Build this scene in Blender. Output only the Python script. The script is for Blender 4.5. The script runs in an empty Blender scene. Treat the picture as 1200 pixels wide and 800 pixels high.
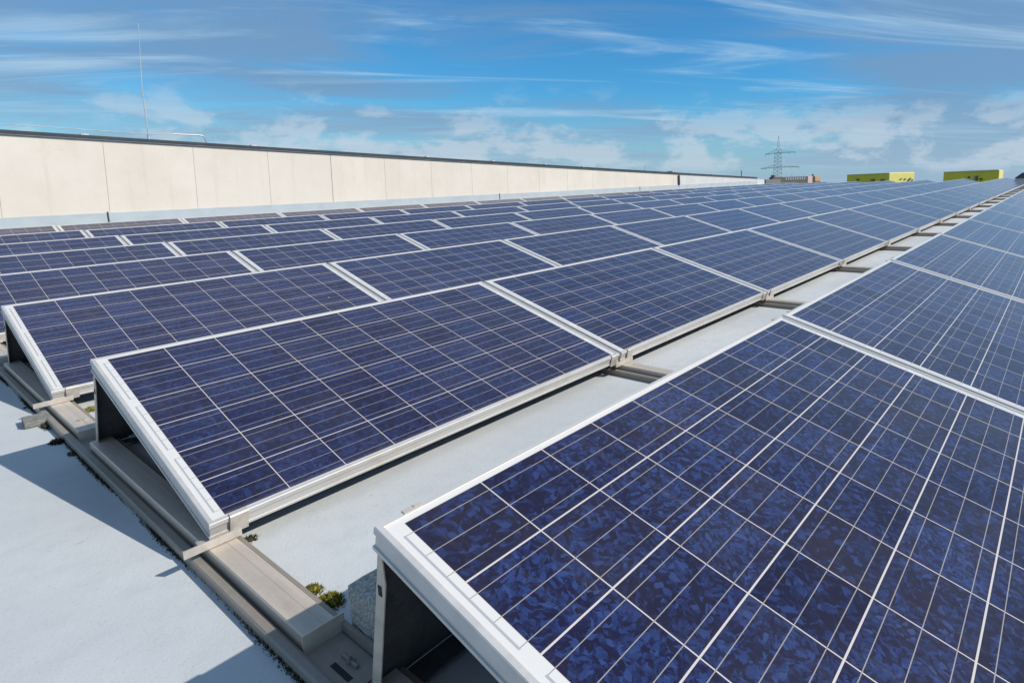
import bpy, math, random
from mathutils import Matrix, Vector
random.seed(7)
scene = bpy.context.scene
col = scene.collection

# ------------------------------------------------------------------ camera, sky, sun, exposure
# The array is laid out in the frame of the (slightly sloping) roof: x along the rows, y up the rows
# towards the wall, z the roof normal.  RG turns that frame into the level world.
UP = Vector((0.02329, -0.02883, 0.99931)).normalized()
RG = UP.rotation_difference(Vector((0, 0, 1))).to_matrix().to_4x4()

CAM = Vector((-0.4518, 0.07995, 0.80452))
R_ = [[0.5950217825641805, -0.8028560350440234, -0.037030599070702594],
      [-0.13225912845353216, -0.052366836432543085, -0.9898309135315785],
      [0.7927525472774322, 0.5938685893658944, -0.13734444782991967]]
cd = bpy.data.cameras.new('camera')
cam = bpy.data.objects.new('camera', cd); col.objects.link(cam)
M = Matrix.Identity(4)
for i in range(3):
    M[i][0] = R_[0][i]; M[i][1] = -R_[1][i]; M[i][2] = -R_[2][i]; M[i][3] = CAM[i]
cam.matrix_basis = RG @ M
cd.sensor_width = 36.0; cd.sensor_fit = 'HORIZONTAL'
cd.lens = 692.686 / 1200 * 36
cd.shift_x = -(738.565 - 600) / 1200
cd.shift_y = -(400 - 307.021) / 1200
cd.clip_start = 0.02; cd.clip_end = 6000
scene.camera = cam

SUN_DIR = (RG.to_3x3() @ Vector((0.641, -1.127, 1.0))).normalized()
sun_el = math.asin(SUN_DIR.z); sun_az = math.atan2(SUN_DIR.x, SUN_DIR.y)
sl = bpy.data.lights.new('sun', 'SUN'); sl.energy = 4.25; sl.angle = math.radians(0.53); sl.color = (1.0, 0.94, 0.86)
so = bpy.data.objects.new('sun', sl); col.objects.link(so)
so.rotation_euler = SUN_DIR.to_track_quat('Z', 'Y').to_euler(); so.location = (20, -30, 30)

scene.view_settings.view_transform = 'Standard'
scene.view_settings.look = 'None'
scene.view_settings.gamma = 1.0
scene.view_settings.use_curve_mapping = False
scene.view_settings.exposure = 0.15


class NT:
    """tiny helper to write node trees as expressions"""
    def __init__(self, tree):
        self.t = tree; self.n = tree.nodes; self.l = tree.links
        self.n.clear()
    def node(self, typ, **props):
        nd = self.n.new(typ)
        for k, v in props.items(): setattr(nd, k, v)
        return nd
    def put(self, sock, v):
        if isinstance(v, bpy.types.NodeSocket): self.l.new(v, sock)
        elif v is not None:
            if sock.type in ('RGBA',) and len(v) == 3: v = (*v, 1)
            sock.default_value = v
    def math(self, op, a, b=None, c=None, clamp=False):
        nd = self.node('ShaderNodeMath', operation=op, use_clamp=clamp)
        self.put(nd.inputs[0], a)
        if b is not None: self.put(nd.inputs[1], b)
        if c is not None: self.put(nd.inputs[2], c)
        return nd.outputs[0]
    def vmath(self, op, a, b=None, scale=None):
        nd = self.node('ShaderNodeVectorMath', operation=op)
        self.put(nd.inputs[0], a)
        if b is not None: self.put(nd.inputs[1], b)
        if scale is not None: self.put(nd.inputs['Scale'], scale)
        return nd.outputs[0]
    def mix(self, f, a, b, blend='MIX'):
        nd = self.node('ShaderNodeMix', data_type='RGBA', blend_type=blend, clamp_factor=True)
        self.put(nd.inputs[0], f); self.put(nd.inputs[6], a); self.put(nd.inputs[7], b)
        return nd.outputs[2]
    def ramp(self, f, lo, hi, a=0.0, b=1.0):
        nd = self.node('ShaderNodeMapRange', clamp=True, interpolation_type='SMOOTHSTEP')
        self.put(nd.inputs[0], f); self.put(nd.inputs[1], lo); self.put(nd.inputs[2], hi)
        self.put(nd.inputs[3], a); self.put(nd.inputs[4], b)
        return nd.outputs[0]
    def noise(self, vec, scale, detail=3, rough=0.5, dist=0.0, out=0):
        nd = self.node('ShaderNodeTexNoise')
        self.put(nd.inputs['Vector'], vec); self.put(nd.inputs['Scale'], scale)
        nd.inputs['Detail'].default_value = detail; nd.inputs['Roughness'].default_value = rough
        nd.inputs['Distortion'].default_value = dist
        return nd.outputs[out]
    def voro(self, vec, scale, feature='F1', out='Color', rand=1.0):
        nd = self.node('ShaderNodeTexVoronoi', feature=feature)
        self.put(nd.inputs['Vector'], vec); self.put(nd.inputs['Scale'], scale)
        nd.inputs['Randomness'].default_value = rand
        return nd.outputs[out]
    def sep(self, v):
        nd = self.node('ShaderNodeSeparateXYZ'); self.put(nd.inputs[0], v); return nd.outputs
    def comb(self, x, y, z=0.0):
        nd = self.node('ShaderNodeCombineXYZ')
        for i, v in enumerate((x, y, z)): self.put(nd.inputs[i], v)
        return nd.outputs[0]
    def scalev(self, v, s):
        return self.vmath('MULTIPLY', v, s)


# ---- world: Nishita sky with procedural cloud layers
w = bpy.data.worlds.new('World'); scene.world = w; w.use_nodes = True
n = NT(w.node_tree)
sky = n.node('ShaderNodeTexSky', sky_type='NISHITA', sun_disc=False, sun_elevation=sun_el, sun_rotation=sun_az)
sky.altitude = 200; sky.air_density = 1.0; sky.dust_density = 0.6; sky.ozone_density = 2.0
tc = n.node('ShaderNodeTexCoord')
dirv = tc.outputs['Generated']
X, Y, Z = n.sep(dirv)
zc = n.math('MAXIMUM', Z, 0.0)
zz = n.math('ADD', zc, 0.06)
px_ = n.math('DIVIDE', X, zz); py_ = n.math('DIVIDE', Y, zz)
# cloud plane turned so that its x runs across the view and its y away from it
az0 = math.radians(36.8); tl = math.radians(7)
fx, fy = math.cos(az0 + tl), math.sin(az0 + tl)
qx = n.math('SUBTRACT', n.math('MULTIPLY', px_, fy), n.math('MULTIPLY', py_, fx))
qy = n.math('ADD', n.math('MULTIPLY', px_, fx), n.math('MULTIPLY', py_, fy))
P1 = n.comb(qx, qy, 0.0)
base = n.mix(1.0, sky.outputs[0], (0.29, 0.86, 1.22, 1), 'MULTIPLY')
# grey-violet layered cloud
m1 = n.noise(n.scalev(P1, (0.50, 0.85, 1)), 1.0, 10, 0.64, 0.7)
big = n.noise(n.vmath('ADD', n.scalev(P1, (0.20, 0.30, 1)), (3.7, 1.2, 0.0)), 1.0, 2, 0.5)
c1 = n.math('ADD', n.math('MULTIPLY', m1, 0.55), n.math('MULTIPLY', big, 0.55))
lat = n.math('SUBTRACT', n.math('MULTIPLY', X, math.sin(az0)), n.math('MULTIPLY', Y, math.cos(az0)))
c1 = n.math('ADD', c1, n.math('ADD', n.ramp(lat, 0.08, 0.55, 0.0, 0.16), n.ramp(lat, -0.25, -0.60, 0.0, 0.06)))
f1 = n.math('MULTIPLY', n.ramp(c1, 0.49, 0.69), 0.80)
# thin white cirrus streaks
m2 = n.noise(n.vmath('ADD', n.scalev(P1, (0.19, 0.85, 1)), (0.0, 5.3, 0.0)), 1.5, 10, 0.64, 1.0)
m2b = n.noise(n.vmath('ADD', n.scalev(P1, (0.25, 0.40, 1)), (7.9, 3.0, 0.0)), 1.0, 3, 0.5)
f2 = n.math('MULTIPLY', n.ramp(n.math('ADD', n.math('MULTIPLY', m2, 0.75), n.math('MULTIPLY', m2b, 0.35)), 0.545, 0.745), 0.85)
# cumulus low over the horizon
az = n.math('ARCTAN2', X, Y)
P3 = n.comb(az, n.math('MULTIPLY', Z, 2.0), 0.0)
m3 = n.noise(P3, 8.0, 9, 0.6, 0.2)
band = n.math('MULTIPLY', n.ramp(Z, 0.0, 0.03), n.ramp(Z, 0.17, 0.05))
f3 = n.math('MULTIPLY', n.ramp(n.math('ADD', m3, n.math('MULTIPLY', band, 0.12)), 0.57, 0.68), n.math('MULTIPLY', band, 0.62))
greyc = (1.75, 3.0, 4.75, 1); whitec = (4.0, 5.8, 7.5, 1); cumc = (5.2, 6.1, 7.0, 1)
c = n.mix(f1, base, greyc)
c = n.mix(f2, c, whitec)
hz = n.ramp(Z, 0.15, 0.0)
c = n.mix(n.math('MULTIPLY', hz, 0.72), c, (3.4, 4.7, 5.9, 1))
c = n.mix(f3, c, cumc)
# unseen pale cloud added above the view to lift shade and grey panel reflections
m4 = n.noise(n.vmath('ADD', P1, (4.0, 9.0, 0.0)), 0.9, 5, 0.55)
f4 = n.math('MULTIPLY', n.ramp(m4, 0.25, 0.58), n.math('MULTIPLY', n.ramp(Z, 0.53, 0.62), n.ramp(Z, 0.90, 0.74)))
c = n.mix(n.math('MULTIPLY', f4, 0.95), c, (3.3, 3.7, 4.5, 1))
bg = n.node('ShaderNodeBackground'); n.put(bg.inputs[0], c); bg.inputs[1].default_value = 0.098
wo = n.node('ShaderNodeOutputWorld'); n.l.new(bg.outputs[0], wo.inputs[0])


# ------------------------------------------------------------------ materials
def mat(name):
    m = bpy.data.materials.new(name); m.use_nodes = True
    n = NT(m.node_tree)
    b = n.node('ShaderNodeBsdfPrincipled'); o = n.node('ShaderNodeOutputMaterial')
    n.l.new(b.outputs[0], o.inputs[0])
    tc = n.node('ShaderNodeTexCoord')
    return m, n, b, tc.outputs['Object']

def bump(n, b, h, strength, dist=0.002):
    nd = n.node('ShaderNodeBump'); nd.inputs['Strength'].default_value = strength; nd.inputs['Distance'].default_value = dist
    n.put(nd.inputs['Height'], h); n.l.new(nd.outputs[0], b.inputs['Normal'])

def simple(name, c, rough=0.6, metal=0.0, var=0.12, scale=8.0, bumpS=0.0, c2=None, bscale=60):
    m, n, b, v = mat(name)
    f = n.noise(v, scale, 5, 0.6)
    a = tuple(x * (1 - var) for x in c); d = tuple(min(1, x * (1 + var)) for x in c)
    if c2: d = c2
    n.put(b.inputs['Base Color'], n.mix(n.ramp(f, 0.3, 0.7), a, d))
    b.inputs['Roughness'].default_value = rough; b.inputs['Metallic'].default_value = metal
    if bumpS: bump(n, b, n.noise(v, bscale, 4, 0.6), bumpS, 0.004)
    return m

# roof membrane: pale grey-blue, mottled, with specks and worn stains
m, n, b, v = mat('roof_membrane'); ROOF = m
f1 = n.noise(v, 0.9, 5, 0.6); f2 = n.noise(v, 14, 5, 0.65); f3 = n.noise(v, 170, 2, 0.5); f4 = n.noise(n.scalev(v, (1, 1.6, 1)), 45, 3, 0.6)
c = n.mix(n.ramp(f1, 0.3, 0.72), (0.475, 0.500, 0.510), (0.555, 0.580, 0.588))
c = n.mix(n.math('MULTIPLY', n.ramp(f2, 0.42, 0.75), 0.35), c, (0.41, 0.435, 0.445))
c = n.mix(n.math('MULTIPLY', n.ramp(f3, 0.60, 0.74), 0.4), c, (0.34, 0.34, 0.33))
stain = n.math('MULTIPLY', n.ramp(f4, 0.62, 0.74), n.ramp(n.noise(v, 3.1, 3, 0.6), 0.48, 0.66))
c = n.mix(n.math('MULTIPLY', stain, 0.75), c, (0.36, 0.31, 0.24))
n.put(b.inputs['Base Color'], c); b.inputs['Roughness'].default_value = 0.72
bump(n, b, n.math('ADD', n.noise(v, 150, 4, 0.7), n.math('MULTIPLY', n.noise(v, 9, 3), 1.5)), 0.3, 0.003)

# anodised aluminium frame
m, n, b, v = mat('frame_aluminium'); FRAME = m
oi = n.node('ShaderNodeObjectInfo')
vv = n.vmath('ADD', v, n.vmath('SCALE', n.comb(1, 1, 1), scale=n.math('MULTIPLY', oi.outputs['Random'], 90)))
sx, sy, sz = n.sep(v)
f = n.noise(n.scalev(vv, (3, 18, 18)), 1.0, 5, 0.65)
c = n.mix(n.ramp(f, 0.3, 0.7), (0.50, 0.495, 0.48), (0.58, 0.57, 0.555))
low = n.ramp(sy, 0.05, -0.004)
d = n.math('MULTIPLY', n.math('MULTIPLY', low, n.ramp(n.noise(n.scalev(vv, (14, 10, 10)), 1.0, 5, 0.7), 0.45, 0.75)), 0.38)
c = n.mix(d, c, (0.40, 0.31, 0.22))
n.put(b.inputs['Base Color'], c); b.inputs['Metallic'].default_value = 0.25; b.inputs['Roughness'].default_value = 0.42
bump(n, b, n.noise(vv, 260, 2), 0.06, 0.001)

# solar laminate: polycrystalline cells, gaps, busbars and ribbons behind glass
CU0, CV0, PU, PV = 0.0400, 0.0165, 0.1585, 0.1605
m, n, b, v = mat('solar_laminate'); LAM = m
oi = n.node('ShaderNodeObjectInfo'); rnd = oi.outputs['Random']
ux, uy, uz = n.sep(v)
a = n.math('DIVIDE', n.math('SUBTRACT', ux, CU0), PU); bb = n.math('DIVIDE', n.math('SUBTRACT', uy, CV0), PV)
ia = n.math('FLOOR', a); ib = n.math('FLOOR', bb); fa = n.math('FRACT', a); fb = n.math('FRACT', bb)
inu = n.math('MULTIPLY', n.math('GREATER_THAN', a, 0.0), n.math('LESS_THAN', a, 10.0))
inv = n.math('MULTIPLY', n.math('GREATER_THAN', bb, 0.0), n.math('LESS_THAN', bb, 6.0))
inside = n.math('MULTIPLY', inu, inv)
ea = n.math('MINIMUM', fa, n.math('SUBTRACT', 1.0, fa)); eb = n.math('MINIMUM', fb, n.math('SUBTRACT', 1.0, fb))
gap = n.math('MAXIMUM', n.math('LESS_THAN', ea, 0.00115 / PU), n.math('LESS_THAN', eb, 0.0017 / PV))
tri = n.math('ABSOLUTE', n.math('SUBTRACT', n.math('FRACT', n.math('MULTIPLY', fb, 3.0)), 0.5))
bus = n.math('MULTIPLY', n.math('LESS_THAN', tri, 0.0008 * 3 / PV), n.math('MULTIPLY', inv, n.math('MULTIPLY', n.math('GREATER_THAN', ux, 0.0245), n.math('LESS_THAN', ux, 1.665 - 0.0245))))
# connecting ribbons in the end margins
q = n.math('MULTIPLY', n.math('FRACT', n.math('DIVIDE', bb, 2.0)), 2.0)
segL = n.math('MULTIPLY', n.math('GREATER_THAN', q, 0.155), n.math('LESS_THAN', q, 1.845))
rl = n.math('MULTIPLY', n.math('MULTIPLY', n.math('LESS_THAN', n.math('ABSOLUTE', n.math('SUBTRACT', ux, 0.0253)), 0.0021), segL), inv)
q2 = n.math('MULTIPLY', n.math('FRACT', n.math('DIVIDE', n.math('ADD', bb, 1.0), 2.0)), 2.0)
segR = n.math('MULTIPLY', n.math('GREATER_THAN', q2, 0.155), n.math('LESS_THAN', q2, 1.845))
rr = n.math('MULTIPLY', n.math('MULTIPLY', n.math('LESS_THAN', n.math('ABSOLUTE', n.math('SUBTRACT', ux, 1.665 - 0.0253)), 0.0021), segR), inv)
ribbon = n.math('MAXIMUM', rl, rr)
# crystal grains, shuffled from panel to panel and cell to cell
off = n.comb(n.math('MULTIPLY', rnd, 61.0), n.math('ADD', n.math('MULTIPLY', ia, 1.37), n.math('MULTIPLY', rnd, 37.0)), n.math('MULTIPLY', ib, 2.11))
gv = n.vmath('ADD', v, off)
warp = n.vmath('SCALE', n.vmath('SUBTRACT', n.noise(gv, 55, 3, 0.6, out=1), (0.5, 0.5, 0.5)), scale=0.008)
gw = n.vmath('ADD', gv, warp)
wn = n.node('ShaderNodeTexWhiteNoise', noise_dimensions='3D'); n.put(wn.inputs['Vector'], n.comb(ia, ib, n.math('MULTIPLY', rnd, 977.0)))
cellr = wn.outputs['Value']
gs = n.math('ADD', 52.0, n.math('MULTIPLY', cellr, 55.0))
pa = n.sep(n.voro(gw, 42.0)); pb = n.sep(n.voro(n.vmath('ADD', gw, (3.1, 1.7, 0.0)), 75.0))
gr1 = n.node('ShaderNodeVectorRotate', rotation_type='Z_AXIS'); n.put(gr1.inputs['Vector'], gw); n.put(gr1.inputs['Angle'], n.math('MULTIPLY', pa[0], 3.14))
gr2 = n.node('ShaderNodeVectorRotate', rotation_type='Z_AXIS'); n.put(gr2.inputs['Vector'], gw); n.put(gr2.inputs['Angle'], n.math('MULTIPLY', pb[1], 3.14))
g1 = n.sep(n.voro(n.scalev(gr1.outputs[0], (1.6, 0.65, 1)), gs))[0]
g2 = n.sep(n.voro(n.scalev(gr2.outputs[0], (1.9, 0.6, 1)), 95.0))[1]
g3 = n.math('ADD', n.math('MULTIPLY', pa[1], 0.5), n.math('MULTIPLY', pb[2], 0.5))
g4 = n.sep(n.voro(gv, 230.0))[2]
grain = n.math('ADD', n.math('ADD', n.math('MULTIPLY', g1, 0.54), n.math('MULTIPLY', g2, 0.24)), n.math('ADD', n.math('MULTIPLY', g3, 0.17), n.math('MULTIPLY', g4, 0.05)))
grain = n.math('ADD', grain, n.math('MULTIPLY', n.math('SUBTRACT', n.noise(gv, 11, 2, 0.5), 0.5), 0.45))
grain = n.math('ADD', grain, n.math('MULTIPLY', n.math('SUBTRACT', cellr, 0.5), 0.13))
# grazing-view look painted in: full crystal contrast in front row, flattened behind
grazing_mottle = n.sep(oi.outputs['Color'])[0]
grain = n.math('ADD', 0.53, n.math('MULTIPLY', n.math('SUBTRACT', grain, 0.53), grazing_mottle))
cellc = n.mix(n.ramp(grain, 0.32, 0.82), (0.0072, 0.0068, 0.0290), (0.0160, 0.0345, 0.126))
cellc = n.mix(n.math('MULTIPLY', n.math('MULTIPLY', n.ramp(g1, 0.86, 0.95), grazing_mottle), 0.45), cellc, (0.030, 0.060, 0.175))
edge = n.ramp(n.math('MINIMUM', ea, eb), 0.10, 0.0)
cellc = n.mix(n.math('MULTIPLY', edge, 0.45), cellc, (0.012, 0.010, 0.040))
tint = n.mix(cellr, (0.80, 0.78, 0.86), (1.22, 1.18, 1.14))
cellc = n.mix(1.0, cellc, tint, 'MULTIPLY')
ptint = n.mix(rnd, (0.90, 0.90, 0.92), (1.12, 1.12, 1.10))
cellc = n.mix(1.0, cellc, ptint, 'MULTIPLY')
back = (0.62, 0.615, 0.60)
c = n.mix(inside, back, n.mix(gap, cellc, (0.56, 0.525, 0.49)))
c = n.mix(bus, c, (0.30, 0.28, 0.265)); c = n.mix(ribbon, c, (0.36, 0.37, 0.39))
dust = n.math('MULTIPLY', n.ramp(n.noise(gv, 3.0, 4, 0.6), 0.35, 0.8), 0.03)
dust = n.math('ADD', dust, n.math('MULTIPLY', n.ramp(uy, 0.035, 0.012), 0.12))
run = n.math('MULTIPLY', n.ramp(n.noise(n.scalev(gv, (26, 1.6, 1)), 1.0, 5, 0.65), 0.56, 0.80), 0.045)
spot = n.math('MULTIPLY', n.math('LESS_THAN', n.voro(n.vmath('ADD', gv, warp), 3.3, 'F1', 'Distance'), 0.022), n.math('GREATER_THAN', n.sep(n.voro(gv, 3.3))[1], 0.80))
dust = n.math('ADD', n.math('ADD', dust, run), n.math('MULTIPLY', spot, 0.6))
c = n.mix(dust, c, (0.47, 0.44, 0.40))
n.put(b.inputs['Base Color'], c); b.inputs['Roughness'].default_value = 0.45
b.inputs['IOR'].default_value = 1.45
b.inputs['Specular IOR Level'].default_value = 0.12
b.inputs['Coat Weight'].default_value = 0.9; b.inputs['Coat Roughness'].default_value = 0.13; b.inputs['Coat IOR'].default_value = 1.27
b.inputs['Sheen Weight'].default_value = 0.16; b.inputs['Sheen Roughness'].default_value = 0.45; b.inputs['Sheen Tint'].default_value = (0.86, 0.74, 0.78, 1)

# galvanised sheet metal
def galv(name, c, rough, metal, dirt=0.5):
    m, n, b, v = mat(name)
    f = n.noise(n.scalev(v, (14, 0.9, 14)), 1.0, 6, 0.6); s = n.voro(v, 90)
    cc = n.mix(n.ramp(f, 0.3, 0.7), tuple(x * 0.8 for x in c), tuple(min(1, x * 1.12) for x in c))
    cc = n.mix(0.04, cc, n.mix(n.sep(s)[0], (0.15, 0.15, 0.16), (0.75, 0.75, 0.75)))
    d = n.math('MULTIPLY', n.ramp(n.noise(n.scalev(v, (16, 5, 16)), 1.0, 7, 0.7), 0.48, 0.76), dirt)
    cc = n.mix(d, cc, (0.27, 0.22, 0.16))
    n.put(b.inputs['Base Color'], cc); b.inputs['Metallic'].default_value = metal
    n.put(b.inputs['Roughness'], n.math('ADD', rough, n.math('MULTIPLY', f, 0.15)))
    return m
GALV = galv('galvanised_steel', (0.61, 0.525, 0.43), 0.40, 0.18, 0.3)
RAIL = galv('weathered_rail_steel', (0.30, 0.260, 0.215), 0.5, 0.18, 0.5)
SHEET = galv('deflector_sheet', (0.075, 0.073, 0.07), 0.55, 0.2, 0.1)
CLAMP = galv('clamp_metal', (0.56, 0.52, 0.47), 0.36, 0.35, 0.5)
TUBE = simple('rod_metal', (0.62, 0.64, 0.66), 0.4, 0.5)
DARKHOLE = simple('dark_slot', (0.015, 0.015, 0.015), 0.8)
BLOCK = simple('rough_concrete', (0.42, 0.40, 0.355), 0.95, 0, 0.45, 190, 1.0, bscale=230)
PAVER = simple('paver_concrete', (0.19, 0.19, 0.175), 0.9, 0, 0.2, 40, 0.4)

# fair-faced concrete wall panels
m, n, b, v = mat('wall_concrete'); WALL = m
g = n.node('ShaderNodeNewGeometry').outputs['Position']
f = n.noise(g, 1.1, 6, 0.62); f2 = n.noise(g, 7.0, 5, 0.6); f3 = n.noise(g, 26, 2, 0.5)
c = n.mix(n.ramp(f, 0.3, 0.72), (0.635, 0.58, 0.51), (0.70, 0.65, 0.58))
c = n.mix(n.math('MULTIPLY', n.ramp(f2, 0.5, 0.75), 0.22), c, (0.57, 0.50, 0.41))
oi = n.node('ShaderNodeObjectInfo')
c = n.mix(n.math('MULTIPLY', oi.outputs['Random'], 0.30), c, (0.60, 0.56, 0.50))
c = n.mix(n.math('MULTIPLY', n.ramp(f3, 0.74, 0.80), 0.7), c, (0.24, 0.20, 0.16))
streak = n.ramp(n.noise(n.scalev(g, (4, 4, 0.22)), 1.6, 5, 0.65), 0.53, 0.75)
c = n.mix(n.math('MULTIPLY', streak, 0.26), c, (0.50, 0.41, 0.31))
n.put(b.inputs['Base Color'], c); b.inputs['Roughness'].default_value = 0.85
bump(n, b, f2, 0.12, 0.004)
FLASH = simple('flashing_membrane', (0.40, 0.455, 0.49), 0.7, 0, 0.06, 3)
COPE = simple('coping_dark_metal', (0.055, 0.062, 0.066), 0.4, 0.3, 0.15, 4)
COPE2 = simple('coping_grey_metal', (0.40, 0.43, 0.44), 0.45, 0.3, 0.08, 4)
JOINT = simple('joint_filler', (0.40, 0.345, 0.28), 0.9)
SEAL = simple('dark_sealant', (0.10, 0.09, 0.08), 0.7)
WHITEW = simple('white_render', (0.56, 0.565, 0.565), 0.8, 0, 0.05, 2)

m, n, b, v = mat('moss'); MOSS = m
g = n.node('ShaderNodeNewGeometry').outputs['Position']
f = n.noise(g, 140, 3, 0.6)
n.put(b.inputs['Base Color'], n.mix(n.ramp(f, 0.35, 0.68), (0.11, 0.115, 0.012), (0.34, 0.30, 0.045))); b.inputs['Roughness'].default_value = 0.9
m, n, b, v = mat('dark_moss'); DMOSS = m
g = n.node('ShaderNodeNewGeometry').outputs['Position']
f = n.noise(g, 120, 3, 0.6)
n.put(b.inputs['Base Color'], n.mix(n.ramp(f, 0.35, 0.7), (0.020, 0.017, 0.011), (0.062, 0.062, 0.022))); b.inputs['Roughness'].default_value = 0.9

YEL = simple('yellow_cladding', (0.72, 0.66, 0.20), 0.6, 0, 0.05, 0.3)  # paler yellow, sunlit look of the right facades put into the colour
YEL_SHADE = simple('shaded_yellow_cladding', (0.90, 0.70, 0.025), 0.6, 0, 0.05, 0.3)  # same yellow paint, tone set separately for the facades in shade
WIN = simple('dark_window_glass', (0.03, 0.033, 0.045), 0.15)
WINL = simple('lilac_shutter', (0.30, 0.30, 0.40), 0.5)
PINK = simple('pink_render', (0.66, 0.50, 0.48), 0.8)
ORANGE = simple('orange_render', (0.58, 0.36, 0.17), 0.8)
BRICK = simple('red_brown_cladding', (0.26, 0.13, 0.09), 0.8)
GREYB = simple('grey_facade', (0.20, 0.20, 0.20), 0.7)
OLIVE = simple('olive_frame', (0.115, 0.105, 0.075), 0.7)
PYL = simple('pylon_steel', (0.40, 0.43, 0.45), 0.6, 0.2)
GROUND = simple('far_ground', (0.10, 0.115, 0.06), 0.95, 0, 0.4, 0.01)


# ------------------------------------------------------------------ mesh helpers
class MB:
    def __init__(self): self.v = []; self.f = []; self.smooth = False
    def add(self, vs, fs):
        o = len(self.v); self.v += [tuple(x) for x in vs]; self.f += [tuple(i + o for i in f) for f in fs]; return self
    def box(self, x0, x1, y0, y1, z0, z1):
        return self.hexa([(x0, y0, z0), (x1, y0, z0), (x1, y1, z0), (x0, y1, z0), (x0, y0, z1), (x1, y0, z1), (x1, y1, z1), (x0, y1, z1)])
    def hexa(self, p):
        return self.add(p, [(3, 2, 1, 0), (4, 5, 6, 7), (0, 1, 5, 4), (1, 2, 6, 5), (2, 3, 7, 6), (3, 0, 4, 7)])
    def bbox(self, x0, x1, y0, y1, z0, z1, r):
        """box with chamfered vertical and top edges"""
        a = [(x0 + r, y0), (x1 - r, y0), (x1, y0 + r), (x1, y1 - r), (x1 - r, y1), (x0 + r, y1), (x0, y1 - r), (x0, y0 + r)]
        cx, cy = (x0 + x1) / 2, (y0 + y1) / 2
        def sh(p): return (p[0] + (r if p[0] < cx else -r), p[1] + (r if p[1] < cy else -r))
        vs = [(x, y, z0) for x, y in a] + [(x, y, z1 - r) for x, y in a] + [(*sh(p), z1) for p in a]
        fs = [tuple(range(7, -1, -1)), tuple(range(16, 24))]
        for k in (0, 8):
            for i in range(8): j = (i + 1) % 8; fs.append((k + i, k + j, k + 8 + j, k + 8 + i))
        return self.add(vs, fs)
    def extrude(self, prof, axis, a, b):
        """closed profile (list of 2-tuples) pushed along an axis"""
        def pt(p, t):
            if axis == 'y': return (p[0], t, p[1])
            if axis == 'x': return (t, p[0], p[1])
            return (p[0], p[1], t)
        k = len(prof)
        vs = [pt(p, a) for p in prof] + [pt(p, b) for p in prof]
        fs = [tuple(range(k)), tuple(range(2 * k - 1, k - 1, -1))] + [((i + 1) % k, i, k + i, k + (i + 1) % k) for i in range(k)]
        return self.add(vs, fs)
    def tube(self, p0, p1, r0, r1=None, k=8):
        r1 = r0 if r1 is None else r1
        p0 = Vector(p0); p1 = Vector(p1); d = (p1 - p0).normalized()
        u = d.cross(Vector((0, 0, 1)) if abs(d.z) < 0.9 else Vector((1, 0, 0))).normalized(); w = d.cross(u)
        vs = [p + (u * math.cos(t) + w * math.sin(t)) * r for p, r in ((p0, r0), (p1, r1)) for t in [2 * math.pi * i / k for i in range(k)]]
        fs = [tuple(range(k - 1, -1, -1)), tuple(range(k, 2 * k))] + [(i, (i + 1) % k, k + (i + 1) % k, k + i) for i in range(k)]
        return self.add(vs, fs)
    def mesh(self, name, material):
        me = bpy.data.meshes.new(name); me.from_pydata(self.v, [], self.f)
        import bmesh
        bm = bmesh.new(); bm.from_mesh(me); bmesh.ops.recalc_face_normals(bm, faces=bm.faces); bm.to_mesh(me); bm.free()
        for mm in (material if isinstance(material, (list, tuple)) else [material]): me.materials.append(mm)
        return me
    def obj(self, name, material, parent=None):
        o = bpy.data.objects.new(name, self.mesh(name, material)); col.objects.link(o)
        if parent: o.parent = parent
        return o

def roof_z(x, y):
    y = max(y, 0.0)
    return 0.000904 * y * y - 0.000272 * x * y

def place(o, x, y, z=None, rot=None):
    """put a top-level thing at a point of the roof frame (z above the panel reference plane)"""
    z = roof_z(x, y) if z is None else z
    o.matrix_basis = RG @ Matrix.Translation((x, y, z)) @ (rot if rot else Matrix.Identity(4)); return o

def tag(o, label, cat, group=None):
    o['label'] = label; o['category'] = cat
    if group: o['group'] = group
    return o

def empty(name, label, cat, group=None):
    o = bpy.data.objects.new(name, None); o.empty_display_size = 0.2; col.objects.link(o)
    return tag(o, label, cat, group)

def child(mesh, name, parent, basis=None):
    o = bpy.data.objects.new(name, mesh); col.objects.link(o); o.parent = parent
    if basis: o.matrix_basis = basis
    return o

ORD = ['first', 'second', 'third', 'fourth', 'fifth', 'sixth', 'seventh', 'eighth', 'ninth', 'tenth', 'eleventh', 'twelfth', 'thirteenth',
       'fourteenth', 'fifteenth', 'sixteenth', 'seventeenth', 'eighteenth', 'nineteenth', 'twentieth', 'twenty-first']

HR = -0.100                 # roof surface below the reference plane
PX, PY, TH = 1.680, 1.75607, 0.27419
L, D = 1.665, 1.0
NJ = 20

# ------------------------------------------------------------------ setting: ground and roof
g = MB().box(-3000, 3000, -3000, 3000, -9.5, -9.0).obj('ground', GROUND); g['kind'] = 'structure'

x0, x1, y0, y1 = -7.0, 35.2, -7.0, 15.2
nx, ny = 60, 50
mb = MB(); vs = []; fs = []
for j in range(ny + 1):
    for i in range(nx + 1):
        x = x0 + (x1 - x0) * i / nx; y = y0 + (y1 - y0) * j / ny; vs.append((x, y, HR + roof_z(x, y)))
for j in range(ny):
    for i in range(nx): k = j * (nx + 1) + i; fs.append((k, k + 1, k + nx + 2, k + nx + 1))
mb.add(vs, fs)
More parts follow.
